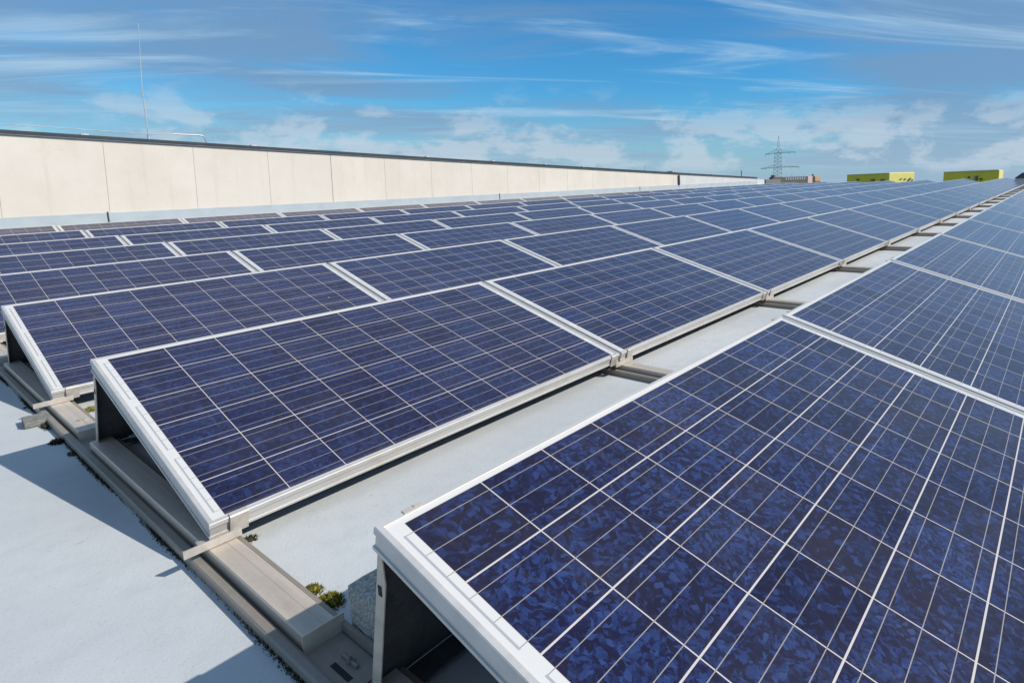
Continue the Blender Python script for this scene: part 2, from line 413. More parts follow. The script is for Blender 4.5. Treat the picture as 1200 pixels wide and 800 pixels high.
# edges of the roof slab down to the ground
rim = [j for j in range(nx + 1)] + [(nx + 1) * (j + 1) - 1 for j in range(1, ny + 1)] + [ny * (nx + 1) + i for i in range(nx - 1, -1, -1)] + [j * (nx + 1) for j in range(ny - 1, 0, -1)]
kk = len(rim); vs2 = [vs[i] for i in rim] + [(vs[i][0], vs[i][1], -9.6) for i in rim]
mb.add(vs2, [(i, (i + 1) % kk, kk + (i + 1) % kk, kk + i) for i in range(kk)])
roof = mb.obj('roof', ROOF); roof['kind'] = 'structure'; roof.matrix_basis = RG

# ------------------------------------------------------------------ concrete wall along the back of the roof
YW = 14.2
def wtop(x): return 2.050 - 0.0475 * x
def wtop(x):
    pts = [(-8, 2.43), (1.36, 2.00), (3.93, 1.885), (7.01, 1.725), (12.42, 1.455), (22.36, 1.00), (30.44, 0.585)]
    for (a, za), (b_, zb) in zip(pts, pts[1:]):
        if x <= b_: return za + (zb - za) * (x - a) / (b_ - a)
    return pts[-1][1]
def wline(x): return 2.06 - 0.0487 * x + 0.00012 * x * x
def wbase(x): return HR + roof_z(x, YW)
def fl_top(x): return 0.575 - 0.0042 * x if x < 14 else 0.516
wall = empty('concrete_wall', 'long pale beige concrete wall with dark coping, tapering along the back of the roof', 'wall')
place(wall, 0, YW, 0)
sp = 1.372; xj0 = 1.26
edges = [xj0 + sp * k for k in range(-5, 16)]
edges = [e for e in edges if e < 22.0] + [22.22]
for a, b_ in zip(edges, edges[1:]):
    g_ = 0.0035
    p = [(a + g_, 0.0, wbase(a) + .05), (b_ - g_, 0.0, wbase(b_) + .05), (b_ - g_, 0.16, wbase(b_) + .05), (a + g_, 0.16, wbase(a) + .05),
         (a + g_, 0.0, wline(a) - .075), (b_ - g_, 0.0, wline(b_) - .075), (b_ - g_, 0.16, wline(b_) - .075), (a + g_, 0.16, wline(a) - .075)]
    p = [(q_[0] + .04 * (q_[2] - 1.9), q_[1], q_[2]) for q_ in p]
    MB().hexa(p).obj('wall_panel', WALL, wall)
e0, e1 = edges[0], 22.22
def strip(xs, y0, y1, lo, hi):
    mb = MB()
    for a, b_ in zip(xs, xs[1:]):
        mb.hexa([(a, y0, lo(a)), (b_, y0, lo(b_)), (b_, y1, lo(b_)), (a, y1, lo(a)), (a, y0, hi(a)), (b_, y0, hi(b_)), (b_, y1, hi(b_)), (a, y1, hi(a))])
    return mb
xs = [e0 + (e1 - e0) * i / 24 for i in range(25)]
strip(xs, 0.0035, 0.30, lambda x: wbase(x) - .02, lambda x: wline(x) - .08).obj('wall_core', JOINT, wall)
xs2 = [e0 + (30.4 - e0) * i / 32 for i in range(33)]
strip(xs2, -0.035, 0.33, lambda x: wline(x) - .068, lambda x: wline(x) - .045).obj('coping_underside', COPE2, wall)
strip(xs2, -0.055, 0.35, lambda x: wline(x) - .045, lambda x: wline(x) + .004).obj('coping', COPE, wall)
bf = strip(xs, -0.022, 0.0, lambda x: wbase(x) - .02, fl_top).obj('base_flashing', FLASH, wall)
for xx in (xj0 + 4 * sp,):
    za, zb = fl_top(xx) - .02, wline(xx) - .08
    sh = lambda z: xx + .04 * (z - 1.9)
    MB().hexa([(sh(za) - .005, -.0012, za), (sh(za) + .005, -.0012, za), (sh(za) + .005, .002, za), (sh(za) - .005, .002, za),
               (sh(zb) - .005, -.0012, zb), (sh(zb) + .005, -.0012, zb), (sh(zb) + .005, .002, zb), (sh(zb) - .005, .002, zb)]).obj('joint_seal', SEAL, wall)
for xx in (2.54, 11.81, 19.20):
    MB().box(xx - .012, xx + .012, -0.028, -0.0225, wbase(xx), fl_top(xx) + .02).obj('flashing_joint', COPE, bf)
# lower continuation of the wall, rendered white
ext = empty('white_parapet', 'low white parapet continuing the beige wall to the far end of the roof', 'parapet')
place(ext, 22.3, YW, 0)
xs3 = [22.24 + (30.4 - 22.24) * i / 8 for i in range(9)]
o = strip(xs3, 0.0, 0.30, lambda x: wbase(x) - .02, lambda x: wline(x) - .07).obj('wall_face', WHITEW, ext); o.location.x = -22.3
o = strip(xs3, -0.02, 0.0, lambda x: wbase(x) - .02, lambda x: min(0.50, wline(x) - .1)).obj('base_flashing', FLASH, ext); o.location.x = -22.3
o = strip([30.4, 31.4], -0.02, 0.3, lambda x: wbase(x), lambda x: .60 - .06 * (x - 30.4)).obj('end_block', WHITEW, ext); o.location.x = -22.3
slot = tag(MB().box(-.07, .07, -.06, -.024, .50, .93).obj('downpipe', COPE), 'short dark downpipe where beige wall meets white parapet', 'downpipe'); place(slot, 22.2, YW, 0); slot.scale = (.7, 1, 1)

for k, xx in enumerate((2.42, 5.15, 9.45, 11.75, 14.0, 15.9, 25.5)):
    wh = ('leftmost by the lightning rod', 'right of the bent pipe', 'near the middle of the wall', 'fourth from the left', 'fifth from the left', 'sixth from the left', 'beyond the downpipe')[k]
    o = MB().bbox(-.06, .06, -.05, .05, 0, .035, .01).tube((0, 0, .03), (0, 0, .06), .012).obj('cable_holder', TUBE)
    tag(o, 'small grey conductor holder on the wall coping, ' + wh, 'holder', 'conductor holders on the wall coping'); place(o, xx, YW + .12, wline(xx) + .004)

# lightning rods, conductor wire and bent pipe on the wall
o = MB().tube((0, 0, 0), (.01, 0, 1.0), .012, .009, 6).tube((.01, 0, 1.0), (0.10, 0, 2.16), .0085, .005, 6).tube((0, 0, -.03), (0, 0, .10), .022, .02, 8).obj('lightning_rod', TUBE)
tag(o, 'tall thin lightning rod standing behind the left end of the wall', 'lightning rod', 'lightning rods'); place(o, 3.36, 14.38, wline(3.36) + .005)
o = MB().tube((0, 0, 0), (.03, 0, 1.15), .006, .003, 6).tube((0, 0, -.03), (0, 0, .08), .02, .02, 8).obj('lightning_rod', TUBE)
tag(o, 'faint thin lightning rod on the far right half of the wall', 'lightning rod', 'lightning rods'); place(o, 19.9, 14.38, wline(19.9) + .005)
o = MB().tube((0, 0, 0), (0, 0, .34), .035, .035, 8).bbox(-.06, .06, -.06, .06, 0, .02, .01).obj('vent_post', COPE2)
tag(o, 'short grey vent post near the low end of the white parapet', 'post'); place(o, 28.9, 14.38, wline(28.9) + .005)
o = MB().bbox(-.25, .55, -.15, .15, 0.0, .05, .02).tube((-.15, 0, -.02), (-.15, 0, .01), .03).obj('coping_cap', COPE2)
tag(o, 'flat grey metal cap on the coping above the dark downpipe', 'coping cap'); place(o, 21.9, 14.3, wline(21.9) + .02)
mb = MB(); pts = [(-5.0, 0, wline(-5.0) + .10), (-1.5, 0, wline(-1.5) + .105), (1.40, 0, 2.105), (3.3, 0, 2.02), (3.75, 0, 2.02)]
for a, b_ in zip(pts, pts[1:]): mb.tube(a, b_, .006, .006, 5)
o = mb.obj('conductor_wire', TUBE); tag(o, 'thin conductor wire running just above the left wall coping', 'wire'); place(o, 0, 14.34, 0)
mb = MB(); pts = [(3.75, 2.03), (4.20, 2.025), (4.25, 2.015), (4.28, 1.99), (4.31, 1.87)]
for (a, za), (b_, zb) in zip(pts, pts[1:]): mb.tube((a, 0, za), (b_, 0, zb), .012, .012, 8)
o = mb.obj('bent_pipe', COPE2); tag(o, 'bent light grey pipe rising over the wall coping beside the lightning rod', 'pipe'); place(o, 0, 14.36, 0)

# ------------------------------------------------------------------ solar panels
TILT = Matrix.Rotation(TH, 4, 'X')
SHIFT = TILT @ Matrix.Translation((0, -0.010, 0))
PROF = [(.0, -.045), (.0, -.0385), (.0028, -.0380), (.0028, -.0150), (.0, -.0142), (.0, -.0018), (.0015, 0.0), (.0105, 0.0), (.0118, -.0008), (.0118, -.006),
        (.0045, -.008), (.0045, -.043), (.026, -.043), (.026, -.045)]
def frame_mesh():
    mb = MB(); k = len(PROF); vs = []
    for (sx_, sy_, cx_, cy_) in ((1, 1, 0, 0), (-1, 1, L, 0), (-1, -1, L, D), (1, -1, 0, D)):
        vs += [(cx_ + sx_ * d_, cy_ + sy_ * d_, w_) for d_, w_ in PROF]
    fs = []
    for s in range(4):
        for i in range(k):
            a = s * k + i; b_ = s * k + (i + 1) % k; t = ((s + 1) % 4) * k
            fs.append((a, b_, t + (i + 1) % k, t + i))
    mb.add(vs, fs); return mb
frame_me = frame_mesh().mesh('frame', FRAME)
lam_me = MB().box(.0112, L - .0112, .0112, D - .0112, -.0075, -.0030).mesh('laminate', LAM)

# rear sheet that closes the high side: from under the frame down and out to the rail
def defl_mesh(foot=1.098):
    t0 = (.957, .226); t1 = (foot, -.082)           # (y, z) top and foot
    mb = MB()
    mb.hexa([(.006, t1[0], t1[1]), (L - .006, t1[0], t1[1]), (L - .006, t1[0] + .002, t1[1]), (.006, t1[0] + .002, t1[1]),
             (.006, t0[0], t0[1]), (L - .006, t0[0], t0[1]), (L - .006, t0[0] + .002, t0[1]), (.006, t0[0] + .002, t0[1])])
    # foot lip
    mb.hexa([(.006, t1[0] - .05, t1[1] - .004), (L - .006, t1[0] - .05, t1[1] - .004), (L - .006, t1[0], t1[1] - .004), (.006, t1[0], t1[1] - .004),
             (.006, t1[0] - .05, t1[1] - .001), (L - .006, t1[0] - .05, t1[1] - .001), (L - .006, t1[0], t1[1] - .001), (.006, t1[0], t1[1] - .001)])
    return mb
def flange_mesh(x, foot=1.098):
    t0 = (.955, .226); t1 = (foot - .001, -.082); mb = MB()
    def P_(f, d): return (t0[0] + (t1[0] - t0[0]) * f - d, t0[1] + (t1[1] - t0[1]) * f)
    pr = [P_(0, 0), P_(0, .008), P_(.20, .026), P_(1, .026), P_(1, 0)]
    mb.extrude(pr, 'x', x, x + .0022)
    c_ = P_(.25, .012)
    return mb, c_
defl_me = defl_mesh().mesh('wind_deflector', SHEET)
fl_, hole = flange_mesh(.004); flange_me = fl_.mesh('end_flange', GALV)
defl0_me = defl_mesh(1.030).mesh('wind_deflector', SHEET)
fl0_, hole0 = flange_mesh(.004, 1.030); flange0_me = fl0_.mesh('end_flange', GALV)
def hole_mesh(h): return MB().box(.0028, .0038, h[0] - .005, h[0] + .005, h[1] - .009, h[1] + .009).mesh('slot_hole', DARKHOLE)
hole_me, hole0_me = hole_mesh(hole), hole_mesh(hole0)
# low-edge clamp: plate hooked over the frame
def clamp_me(u):
    mb = MB()
    pr = [(-.0035, -.052), (-.0008, -.052), (-.0008, .0008), (.010, .0008), (.010, .003), (-.002, .003), (-.0045, .0005)]
    mb.extrude(pr, 'x', u, u + .042); return mb.mesh('clamp', CLAMP)
clampL, clampR = clamp_me(.045), clamp_me(L - .062)
# short hook on the high edge
def hook_me(u):
    mb = MB(); pr = [(D + .0005, -.030), (D + .002, -.030), (D + .002, .0018), (D - .008, .0018), (D - .008, .0004), (D + .0005, .0004)]
    mb.extrude(pr, 'x', u, u + .035); mb.tube((u + .022, D - .003, .0018), (u + .022, D - .003, .0035), .003, .003, 8); return mb.mesh('top_hook', CLAMP)
hookL, hookR = hook_me(.050), hook_me(L - .085)
# foot bracket between low frame edge and tray
def foot_me(a, b_):
    mb = MB()
    mb.extrude([(-.026, -.054), (-.022, -.054), (-.022, -.034), (-.026, -.034)], 'x', a, b_)
    mb.box(a + .04, b_, -.024, .03, -.054, -.050)
    return mb.mesh('foot_bracket', CLAMP)
footL = foot_me(-.062, .062); footR = foot_me(L - .05, L + .045)

ROWN = ['front row', 'second row', 'third row', 'fourth row', 'fifth row', 'sixth row', 'seventh row', 'rearmost row by the wall']
count = [12] + [NJ] * 7
for r in range(8):
    for j in range(count[r]):
        where = ('first at the left end' if j == 0 else ORD[j] + ' from the left end')
        lab = 'blue polycrystalline solar panel in the ' + ROWN[r] + ', ' + where
        if r == 0 and j == 0: lab = 'blue solar panel nearest the camera, first at the left end of the front row'
        if r == 1 and j == NJ - 1: lab = 'blue polycrystalline solar panel in the second row, last at the far right end'
        t = empty('solar_panel', lab, 'solar panel', 'tilted solar panels in rows on the roof')
        x = j * PX; y = r * PY
        sl = (roof_z(x, y + 1.2) - roof_z(x, y)) / 1.2
        place(t, x, y, roof_z(x, y), Matrix.Rotation(math.atan(sl), 4, 'X'))
        child(frame_me, 'frame', t, SHIFT); child(lam_me, 'laminate', t, SHIFT).color = ((1.0 if r == 0 else 0.5), 1, 1, 1)  # red channel carries the painted grazing-view contrast, lower behind the front row
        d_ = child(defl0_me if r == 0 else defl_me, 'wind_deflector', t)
        if j == 0:
            fl = child(flange0_me if r == 0 else flange_me, 'end_flange', d_)
            if r < 4: child(hole0_me if r == 0 else hole_me, 'slot_hole', fl)
        near = (r == 0 and j < 6) or (r == 1 and j < 12) or (r in (2, 3) and j == 0)
        if near:
            if r > 0:
                child(clampL, 'clamp', t, SHIFT); child(clampR, 'clamp', t, SHIFT)
                child(footL, 'foot_bracket', t); child(footR, 'foot_bracket', t)
            if r == 0:
                child(hookL, 'top_hook', t, SHIFT); child(hookR, 'top_hook', t, SHIFT)

# ------------------------------------------------------------------ mounting rails and ballast trays
def rail_prof():
    z0, zf, zt = HR, HR + .006, HR + .024
    return [(-.044, z0), (.068, z0), (.068, zt + .004), (.0585, zt + .004), (.0585, zf), (-.020, zf), (-.020, zt - .004), (-.026, zt), (-.040, zt), (-.044, zt - .003)]
def seg_extrude(prof, x, ya, yb, step=2.0):
    """profile swept along y over the gently curved roof"""
    mb = MB(); k = len(prof); nseg = max(1, int(math.ceil((yb - ya) / step))); vs = []; fs = []
    for s in range(nseg + 1):
        y = ya + (yb - ya) * s / nseg
        vs += [(p[0], y, p[1] + roof_z(x, y)) for p in prof]
    for s in range(nseg):
        for i in range(k): a = s * k + i; b_ = s * k + (i + 1) % k; fs.append((a, b_, b_ + k, a + k))
    fs.append(tuple(range(k))); fs.append(tuple(range(len(vs) - 1, len(vs) - k - 1, -1)))
    return mb.add(vs, fs)
def tray_prof():
    z0, zt = HR + .0075, -.056
    return [(-.0135, z0), (.056, z0), (.056, zt - .012), (.050, zt - .012), (.050, zt - .002), (.048, zt), (.027, zt), (.0265, zt - .0006), (.026, zt), (-.0105, zt), (-.0135, zt - .003)]
def tray(x, r, j, lab, grp):
    t = empty('ballast_tray', lab, 'tray', grp)
    ya, yb = r * PY - .520, r * PY + 1.090
    place(t, x, ya, 0)
    b_ = seg_extrude(tray_prof(), x, ya + .004, yb - (.07 if r == 0 else 0), 0.6)
    o = b_.obj('tray_cover', GALV, t); o.location.y = -ya
    zr = roof_z(x, ya)
    e = MB().extrude([(-.017, HR + .0075), (.066, HR + .0075), (.066, -.0525), (-.017, -.0525)], 'y', 0, .0035).obj('end_plate', GALV, t); e.location.z = zr
    if (j == 0 and r < 4):
        e2 = MB().box(-.016, .056, -.165, 0, HR + .0078, HR + .0100).obj('foot_plate', RAIL, t); e2.location.z = zr
        mb = MB(); mb.tube((.026, -.095, HR + .010), (.026, -.095, HR + .016), .008, .008, 6); mb.tube((.026, -.095, HR + .016), (.026, -.095, HR + .026), .004, .004, 8); mb.tube((.026, -.120, HR + .013), (.026, -.065, HR + .013), .004, .004, 8)
        bo = mb.obj('bolt', RAIL, e2)
        so_ = MB().box(-.002, .009, -.135, -.070, HR + .0102, HR + .0107).obj('slot', DARKHOLE, e2)
        by = .155
        mb = MB(); mb.tube((.032, by, -.0555), (.032, by, -.050), .009, .009, 6); mb.tube((.012, by + .01, -.052), (.022, by - .002, -.052), .004, .004, 6)
        if r == 2: mb.obj('bolt', CLAMP, t).location.z = zr
    return t
for j in range(NJ + 1):
    x = j * PX - (0 if j == 0 else .006)
    if j == NJ: x -= .02
    lab = ('weathered grey mounting rail along the left ends of the panel rows' if j == 0 else
           'grey mounting rail under the ' + ORD[j - 1] + ' panel joint from the left, crossing the front gap')
    if j == NJ: lab = 'grey mounting rail under the far right ends of the panel rows'
    rr_ = seg_extrude(rail_prof(), x, -0.60, 7 * PY + 1.25)
    o = rr_.obj('mounting_rail', RAIL); tag(o, lab, 'rail', 'mounting rails under the panel rows'); place(o, x, 0, 0)
    rows = (0, 1, 2, 3) if j == 0 else (1,)
    for r in rows:
        if j == 0: tl = ('galvanised ballast tray under the left end of the nearest panel in the front row', 'sunlit galvanised ballast tray under the left end of the second row', 'short visible ballast tray with bolt under the left end of the third row', 'ballast tray under the left end of the fourth row')[r]
        else: tl = 'galvanised ballast tray under the ' + ORD[j - 1] + ' panel joint from the left of the second row'
        if j == NJ: tl = 'galvanised ballast tray under the far right end of the second row'
        tray(x, r, j, tl, 'ballast trays between the panel rows')

# ------------------------------------------------------------------ loose blocks, paver, conduit
def rough_block(name, lx, ly, lz, seed, material, s=.0016):
    rnd = random.Random(seed); import bmesh
    bm = bmesh.new(); bmesh.ops.create_cube(bm, size=1.0)
    for v_ in bm.verts: v_.co = Vector(((v_.co.x + .5) * lx, (v_.co.y + .5) * ly, (v_.co.z + .5) * lz))
    bmesh.ops.subdivide_edges(bm, edges=bm.edges, cuts=7, use_grid_fill=True)
    for v_ in bm.verts:
        v_.co += Vector((rnd.uniform(-s, s), rnd.uniform(-s, s), rnd.uniform(-s, s)))
        # knock the corners in
        k = sum((min(c_, l_ - c_) < .006) for c_, l_ in zip(v_.co, (lx, ly, lz)))
        if k >= 2:
            ctr = Vector((lx / 2, ly / 2, lz / 2)); v_.co += (ctr - v_.co).normalized() * rnd.uniform(1.0, 3.0) * s
    me = bpy.data.meshes.new(name); bm.to_mesh(me); bm.free(); me.materials.append(material)
    o = bpy.data.objects.new(name, me); col.objects.link(o); return o
bz = HR + .002
o = rough_block('concrete_block', .26, .118, .050, 3, BLOCK); tag(o, 'rough grey concrete block, lower of the two stacked behind the nearest panel', 'concrete block', 'stacked concrete blocks'); place(o, .072, 1.108, bz)
o = rough_block('concrete_block', .25, .112, .056, 5, BLOCK); tag(o, 'rough grey concrete block, upper of the two stacked behind the nearest panel', 'concrete block', 'stacked concrete blocks'); place(o, .0705, 1.112, bz + .052)
o = rough_block('paver', .080, .105, .024, 9, PAVER, .0006); tag(o, 'small flat grey paver with mossy edge lying beside the left rail', 'paver'); place(o, -.108, 3.375, HR + .0135, Matrix.Rotation(-.05, 4, 'Z'))
mb = MB(); pts = [(.10, 2.86), (.22, 2.82), (.5, 2.80), (1.2, 2.82)]
for (a, ya), (b_, yb) in zip(pts, pts[1:]): mb.tube((a, ya, 0), (b_, yb, 0), .014, .014, 10)
o = mb.obj('cable_conduit', COPE2); tag(o, 'grey cable conduit lying on the roof under the second row', 'conduit'); place(o, 0, 0, HR + roof_z(.3, 2.8) + .017)

# ------------------------------------------------------------------ moss
def tuft(name, rx, ry, h, nb, material, seed, lab, x, y, z):
    rnd = random.Random(seed); mb = MB()
    for _ in range(nb):
        t = rnd.random() * 2 * math.pi; q_ = math.sqrt(rnd.random())
        bx, by = rx * q_ * math.cos(t), ry * q_ * math.sin(t)
        hh = h * (1 - .75 * q_ * q_) * rnd.uniform(.6, 1.1)
        lean = Vector((bx * .5 + rnd.uniform(-.3, .3) * h * .5, by * .5 + rnd.uniform(-.3, .3) * h * .5, hh))
        w_ = rnd.uniform(.0009, .0019); a = rnd.random() * 6.28
        dx, dy = w_ * math.cos(a), w_ * math.sin(a)
        b0 = Vector((bx, by, -.004)); tip = b0 + lean; mid = b0 + lean * .55
        mb.add([b0 - Vector((dx, dy, 0)), b0 + Vector((dx, dy, 0)), mid + Vector((dx * 1.3, dy * 1.3, 0)), tip, mid - Vector((dx * 1.3, dy * 1.3, 0))], [(0, 1, 2, 3, 4)])
        mb.add([b0 - Vector((-dy, dx, 0)), b0 + Vector((-dy, dx, 0)), mid + Vector((-dy, dx, 0)) * 1.3, tip, mid - Vector((-dy, dx, 0)) * 1.3], [(0, 1, 2, 3, 4)])
    # mound under the blades
    k = 10; vs = [(0, 0, h * .55)]; fs = []
    for ring, (fr, fz) in enumerate(((.5, .42), (.95, 0.0))):
        for i in range(k): t = 2 * math.pi * i / k; s_ = rnd.uniform(.85, 1.12); vs.append((rx * fr * s_ * math.cos(t), ry * fr * s_ * math.sin(t), h * fz - (.004 if ring else 0)))
    fs += [(0, 1 + i, 1 + (i + 1) % k) for i in range(k)] + [(1 + i, 1 + k + i, 1 + k + (i + 1) % k, 1 + (i + 1) % k) for i in range(k)]
    mb.add(vs, fs)
    o = mb.obj(name, material); tag(o, lab, 'moss', 'moss tufts along the rails'); place(o, x, y, z); return o
zr = HR
tuft('moss_tuft', .020, .030, .026, 420, MOSS, 1, 'golden green moss tuft against the tray beside the stacked blocks, larger of two', .094, 1.352, zr)
tuft('moss_tuft', .016, .022, .022, 260, MOSS, 2, 'small golden moss tuft against the sunlit tray, further from the stacked blocks', .090, 1.425, zr)
tuft('moss_tuft', .018, .030, .030, 200, DMOSS, 3, 'round dark green moss clump beside the left rail near the paver', -.062, 3.09, zr + .005)
tuft('moss_tuft', .013, .028, .020, 140, DMOSS, 4, 'low dark moss clump at the left rail nearest the second row post', -.055, 2.90, zr + .003)
tuft('moss_tuft', .016, .016, .022, 120, DMOSS, 5, 'small dark moss ball beside the first joint rail in the front gap', 1.622, 1.52, zr)
tuft('moss_tuft', .020, .020, .020, 120, DMOSS, 6, 'dark moss patch under the low left corner of the second row', .090, 1.775, zr)
tuft('moss_tuft', .05, .035, .028, 200, MOSS, 8, 'bright green moss patch under the low left corner of the third row', .118, 3.42, zr + .009)
tuft('moss_tuft', .012, .020, .018, 100, DMOSS, 11, 'tiny dark moss clump beside the left rail beyond the paver', -.06, 3.72, zr + .006)
tuft('moss_tuft', .012, .065, .016, 200, DMOSS, 12, 'dark mossy fringe along the edge of the small paver', -.056, 3.355, zr + .010).rotation_euler
# thin fringe of growth along the outer edge of the left rail: uncountable
rnd = random.Random(21); mb = MB()
for _ in range(12000):
    y = rnd.uniform(.9, 6.5)
    dens = .5 + .5 * math.sin(y * 7.3 + 1.1 * math.sin(y * 3.1)); 
    if rnd.random() > dens ** 2 * .9 + .05: continue
    q_ = abs(rnd.gauss(0, .002 + .0028 * dens)); x = -.045 - q_; h = rnd.uniform(.004, .013) * (1 - min(.7, q_ / .03)); a = rnd.random() * 6.28; w_ = .0014
    z = HR + roof_z(0, y) - .001
    mb.add([(x - w_ * math.cos(a), y - w_ * math.sin(a), z), (x + w_ * math.cos(a), y + w_ * math.sin(a), z), (x + rnd.uniform(-.004, .004), y + rnd.uniform(-.004, .004), z + h)], [(0, 1, 2)])
for _ in range(1600):
    y = rnd.uniform(1.25, 1.80); x = .0385 + abs(rnd.gauss(0, .003)); a = rnd.random() * 6.28; w_ = .001
    if rnd.random() > .35: continue
    z = HR
    mb.add([(x + .03 - w_ * math.cos(a), y - w_ * math.sin(a), z), (x + .03 + w_ * math.cos(a), y + w_ * math.sin(a), z), (x + .03 + rnd.uniform(-.003, .003), y, z + rnd.uniform(.002, .006))], [(0, 1, 2)])
o = mb.obj('moss_fringe', DMOSS); o['kind'] = 'stuff'; tag(o, 'dark moss and dirt growing along the edges of the left rail', 'moss'); place(o, 0, 0, 0)

# ------------------------------------------------------------------ dark skylight hood at the far right edge
sk = empty('skylight_hood', 'dark sloping skylight hood on a white kerb at the far right roof edge', 'skylight')
place(sk, 34.4, 1.9, HR + roof_z(34.4, 1.9))
MB().box(-.5, .55, -3.2, .42, 0, .30).obj('kerb', WHITEW, sk)
MB().hexa([(-.55, -3.25, .303), (.6, -3.25, .303), (.6, .47, .303), (-.55, .47, .303), (-.35, -3.0, .56), (.4, -3.0, .56), (.4, .16, .56), (-.35, .16, .56)]).obj('hood', COPE, sk)

# ------------------------------------------------------------------ far buildings and pylon (level world coordinates)
RGi = RG.inverted(); CW = RG @ CAM
def wray(u, v_):
    """direction in the level world of a sight line, used once to survey where the far buildings stand"""
    a = ((u - 738.565) / 692.686, (v_ - 307.021) / 692.686, 1.0)
    d = Vector([sum(R_[i][k] * a[i] for i in range(3)) for k in range(3)])
    return (RG.to_3x3() @ d)
def at(u, v_, dist):
    d = wray(u, v_); h = math.hypot(d.x, d.y); return CW + d * (dist / h)
GZ = -9.0
def wallquad(a, b_, za, zb, thick=.3):
    """upright wall slab from plan point a to b, top heights za and zb"""
    d = Vector((b_.x - a.x, b_.y - a.y, 0)).normalized(); nrm = Vector((-d.y, d.x, 0)) * thick
    return [Vector((a.x, a.y, GZ)), Vector((b_.x, b_.y, GZ)), Vector((b_.x, b_.y, GZ)) + nrm, Vector((a.x, a.y, GZ)) + nrm,
            Vector((a.x, a.y, za)), Vector((b_.x, b_.y, zb)), Vector((b_.x, b_.y, zb)) + nrm, Vector((a.x, a.y, za)) + nrm]
def wbuild(mb, name, m_, parent): 
    inv = Vector(parent.location); mb.v = [tuple(Vector(v_) - inv) for v_ in mb.v]; return mb.obj(name, m_, parent)

def yellow(label, A, Cn, B, m1, m2, wins):
    """block seen corner-on: A left end, Cn near corner, B right end (points with top heights)"""
    t = empty('yellow_building', label, 'building', 'yellow industrial buildings beyond the roof'); t.location = (Cn.x, Cn.y, GZ)
    Dp = A + (B - Cn)
    mb = MB().hexa([Vector((p.x, p.y, GZ)) for p in (A, Cn, B, Dp)] + [A, Cn, B, Dp + Vector((0, 0, .2))])
    # facades as separate faces: left facade and right facade slightly proud
    wbuild(mb, 'wall', m1, t)
    d = (B - Cn); nrm = Vector((d.y, -d.x, 0)).normalized() * .15
    if nrm.dot(CW - Cn) < 0: nrm = -nrm
    mb = MB().hexa([Vector((Cn.x, Cn.y, GZ)), Vector((B.x, B.y, GZ)), Vector((B.x, B.y, GZ)) + nrm, Vector((Cn.x, Cn.y, GZ)) + nrm, Cn.copy(), B.copy(), B + nrm, Cn + nrm])
    wbuild(mb, 'side_wall', m2, t)
    # roof edge trim
    for (p, q_) in ((A, Cn), (Cn, B)):
        mb = MB(); mb.tube(p, q_, .12, .12, 4); wbuild(mb, 'roof_edge', m2, t)
    for (face, f, g0, g1, z0, z1, mw) in wins:
        P0, P1 = (A, Cn) if face == 0 else (Cn, B)
        dd = (P1 - P0); dd.z = 0; nn = Vector((dd.y, -dd.x, 0)).normalized()
        if nn.dot(CW - P0) < 0: nn = -nn
        a = P0 + dd * g0; b_ = P0 + dd * g1; off1 = nn * (.10 if face == 0 else .25); off2 = off1 + nn * .08
        top = P0.z + (P1.z - P0.z) * g0
        v8 = [Vector((a.x, a.y, top - z0)) + off1, Vector((b_.x, b_.y, top - z0)) + off1, Vector((b_.x, b_.y, top - z0)) + off2, Vector((a.x, a.y, top - z0)) + off2,
              Vector((a.x, a.y, top - z1)) + off1, Vector((b_.x, b_.y, top - z1)) + off1, Vector((b_.x, b_.y, top - z1)) + off2, Vector((a.x, a.y, top - z1)) + off2]
        wbuild(MB().hexa(v8), 'window', mw, t)
    return t
PM = 150 / 692.686          # metres per photo pixel at 150 m, roughly
A = at(992.8, 205.3, 172); Cn = at(1041.8, 203.2, 150); B = at(1071, 202.3, 158)
k_ = .21
yellow('long yellow building with bright sunlit gable end, left of two beyond the roof', A, Cn, B, YEL_SHADE, YEL,
       [(0, 0, .26, .33, 7.2 * k_, 5.0 * k_, WIN), (0, 0, .62, .70, 8 * k_, 5.6 * k_, WIN), (0, 0, .84, .92, 9 * k_, 6.1 * k_, WIN),
        (1, 0, .42, .47, 7.2 * k_, 6.0 * k_, WIN), (1, 0, .58, .64, 7.6 * k_, 6.3 * k_, WIN), (1, 0, .73, .79, 9 * k_, 7.2 * k_, WIN), (1, 0, .80, .85, 7.6 * k_, 5.6 * k_, OLIVE), (1, 0, .88, .94, 9 * k_, 7.6 * k_, WIN)])
A = at(1106, 202.2, 138); Cn = at(1170, 199.6, 120); B = at(1174.8, 200.4, 128)
k_ = .17
yellow('yellow building with dark windows and narrow bright gable, right of two beyond the roof', A, Cn, B, YEL_SHADE, YEL,
       [(0, 0, .505, .535, 7.3 * k_, 5.3 * k_, WIN), (0, 0, .615, .648, 9.8 * k_, 5.2 * k_, WINL), (0, 0, .650, .675, 9.8 * k_, 5.0 * k_, WIN), (0, 0, .715, .755, 9.6 * k_, 7.4 * k_, WIN)])

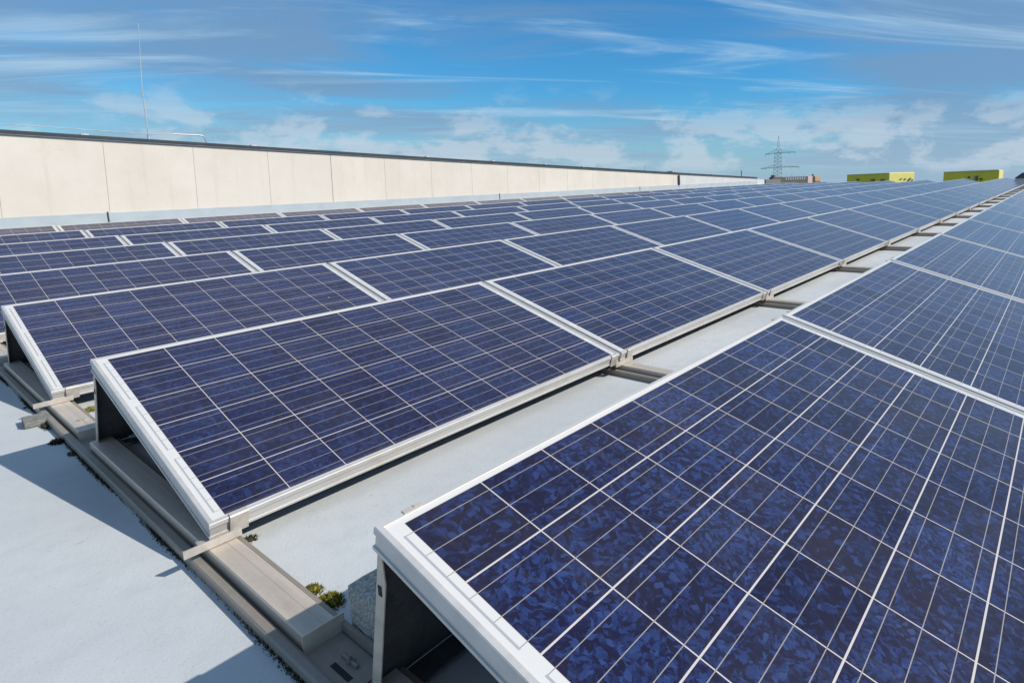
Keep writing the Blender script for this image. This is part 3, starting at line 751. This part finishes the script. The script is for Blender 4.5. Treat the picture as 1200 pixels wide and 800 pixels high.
# grey low building with pink and orange neighbours
def slab(name, label, cat, u0, u1, v0, v1, dist, depth, m_):
    a = at(u0, v0, dist); b_ = at(u1, v1, dist); b_ = at(u1, v1, dist + (b_ - a).length * 1.2); t = empty(name, label, cat); t.location = (a.x, a.y, GZ)
    wbuild(MB().hexa(wallquad(a, b_, a.z, b_.z, depth)), 'wall', m_, t); return t, a, b_
t, a, b_ = slab('office_building', 'long low grey building with window band beside the pylon', 'building', 906, 946.5, 207.8, 206.9, 300, 2.5, OLIVE)
dd = b_ - a; nn = Vector((dd.y, -dd.x, 0)).normalized()
if nn.dot(CW - a) < 0: nn = -nn
for i in range(9):
    f0 = .34 + i * .068; f1 = f0 + .05; p = a + dd * f0; q_ = a + dd * f1
    v8 = [Vector((p.x, p.y, p.z - 1.5)) + nn * .05, Vector((q_.x, q_.y, q_.z - 1.5)) + nn * .05, Vector((q_.x, q_.y, q_.z - 1.5)) + nn * .15, Vector((p.x, p.y, p.z - 1.5)) + nn * .15,
          Vector((p.x, p.y, p.z - .4)) + nn * .05, Vector((q_.x, q_.y, q_.z - .4)) + nn * .05, Vector((q_.x, q_.y, q_.z - .4)) + nn * .15, Vector((p.x, p.y, p.z - .4)) + nn * .15]
    wbuild(MB().hexa(v8), 'window', WINL, t)
mb = MB()
for f0, h in ((.12, 1.2), (.45, 1.0), (.62, 1.7), (.80, .8), (.97, 1.6)):
    p = a + dd * f0 - nn * 2; mb.tube(p - Vector((0, 0, .6)), p + Vector((0, 0, h)), .09, .05, 5)
wbuild(mb, 'roof_mast', PYL, t)
rb = a + dd * .14 - nn * 3; wbuild(MB().box(rb.x - 1, rb.x + 1, rb.y - 1, rb.y + 1, rb.z - .5, rb.z + 1.0), 'plant_room', GREYB, t)
t, a, b_ = slab('pink_building', 'small pale pink building right of the long grey building', 'building', 947, 953.6, 206.6, 206.4, 296, 1.6, PINK)
MB().box(-.4, .4, 0, .8, a.z - GZ - .3, a.z - GZ + 1.0).obj('chimney', GREYB, t).location = (b_.x - a.x, b_.y - a.y, 0)
t, a, b_ = slab('orange_building', 'small orange building with red brown base right of the pink one', 'building', 955.4, 961.6, 206.8, 207.0, 292, 1.6, ORANGE)
nn = Vector((b_.y - a.y, -(b_.x - a.x), 0)).normalized()
if nn.dot(CW - a) < 0: nn = -nn
wbuild(MB().hexa([p + nn * .12 + Vector((0, 0, -2.0 if i > 3 else 0)) for i, p in enumerate(wallquad(a, b_, a.z, b_.z, .1))]), 'base_cladding', BRICK, t)
t, a, b_ = slab('flat_roofed_hall', 'low dark flat roofed hall at the foot of the pylon', 'building', 897.5, 915, 210.6, 209.8, 250, 2.5, GREYB)

# lattice pylon
PD = 420; base = at(910.8, 212, PD); s = PD / 692.686 * 0.98
pd = wray(910.8, 208); pd.z = 0; pd.normalize(); ac = Vector((pd.y, -pd.x, 0))      # across the view, to the right
pyl = empty('power_pylon', 'grey steel lattice power pylon with two crossarms on the horizon', 'pylon'); pyl.location = (base.x, base.y, GZ)
bz_ = base.z
def PP(px, py, dpt=0.0): return Vector((base.x, base.y, 0)) + ac * (px * s) + pd * (dpt * s) + Vector((0, 0, bz_ + py * s * 0.97))
def lattice(mb, levels, r):
    for (h0, w0), (h1, w1) in zip(levels, levels[1:]):
        c0 = [PP(sx_ * w0, h0, sy_ * w0) for sx_, sy_ in ((-1, -1), (1, -1), (1, 1), (-1, 1))]; c1 = [PP(sx_ * w1, h1, sy_ * w1) for sx_, sy_ in ((-1, -1), (1, -1), (1, 1), (-1, 1))]
        for i in range(4):
            mb.tube(c0[i], c1[i], r, r, 4); mb.tube(c0[i], c1[(i + 1) % 4], r * .55, r * .55, 3); mb.tube(c0[(i + 1) % 4], c1[i], r * .55, r * .55, 3); mb.tube(c1[i], c1[(i + 1) % 4], r * .6, r * .6, 3)
mb = MB(); lattice(mb, [(-15, 7.2), (-8, 6.2), (0, 5.2), (4.5, 4.9), (9, 4.6), (13.5, 4.4), (18, 4.2), (22.5, 4.0), (27, 3.8), (31.5, 3.6), (36.5, 3.5)], .10)
mb.tube(PP(0, 4, -4), PP(0, 36, -3.4), .11, .11, 4)
wbuild(mb, 'tower', PYL, pyl)
mb = MB(); lattice(mb, [(36.5, 2.2), (41, 1.3), (46, .7), (52, .25)], .07); wbuild(mb, 'mast', PYL, pyl)
for (h, wl, wr, dl, dr) in ((33.0, -14.5, 19.5, -2.2, .2), (16.0, -18.5, 24.0, -1.8, .2)):
    mb = MB()
    for sgn, ww, dz in ((-1, wl, dl), (1, wr, dr)):
        mb.tube(PP(0, h), PP(ww, h + dz), .26, .16, 4); mb.tube(PP(sgn * 3.5, h + 2.6), PP(ww, h + dz + .2), .13, .1, 4)
        for f in (.35, .55, .75, .9):
            p0 = PP(ww * f, h + dz * f); p1 = PP(ww * f * .92 + sgn * .3, h + dz * f + 2.0 * (1 - f)); mb.tube(p0, p1, .09, .09, 3)
    wbuild(mb, 'crossarm', PYL, pyl)
    mb = MB()
    for ww, dz in ((wl * .74, dl * .74), (wl * .98, dl), (wr * .6, dr), (wr * .97, dr)):
        mb.tube(PP(ww, h + dz), PP(ww + .5, h + dz - 3.0), .09, .07, 4)
    wbuild(mb, 'insulator', PYL, pyl)
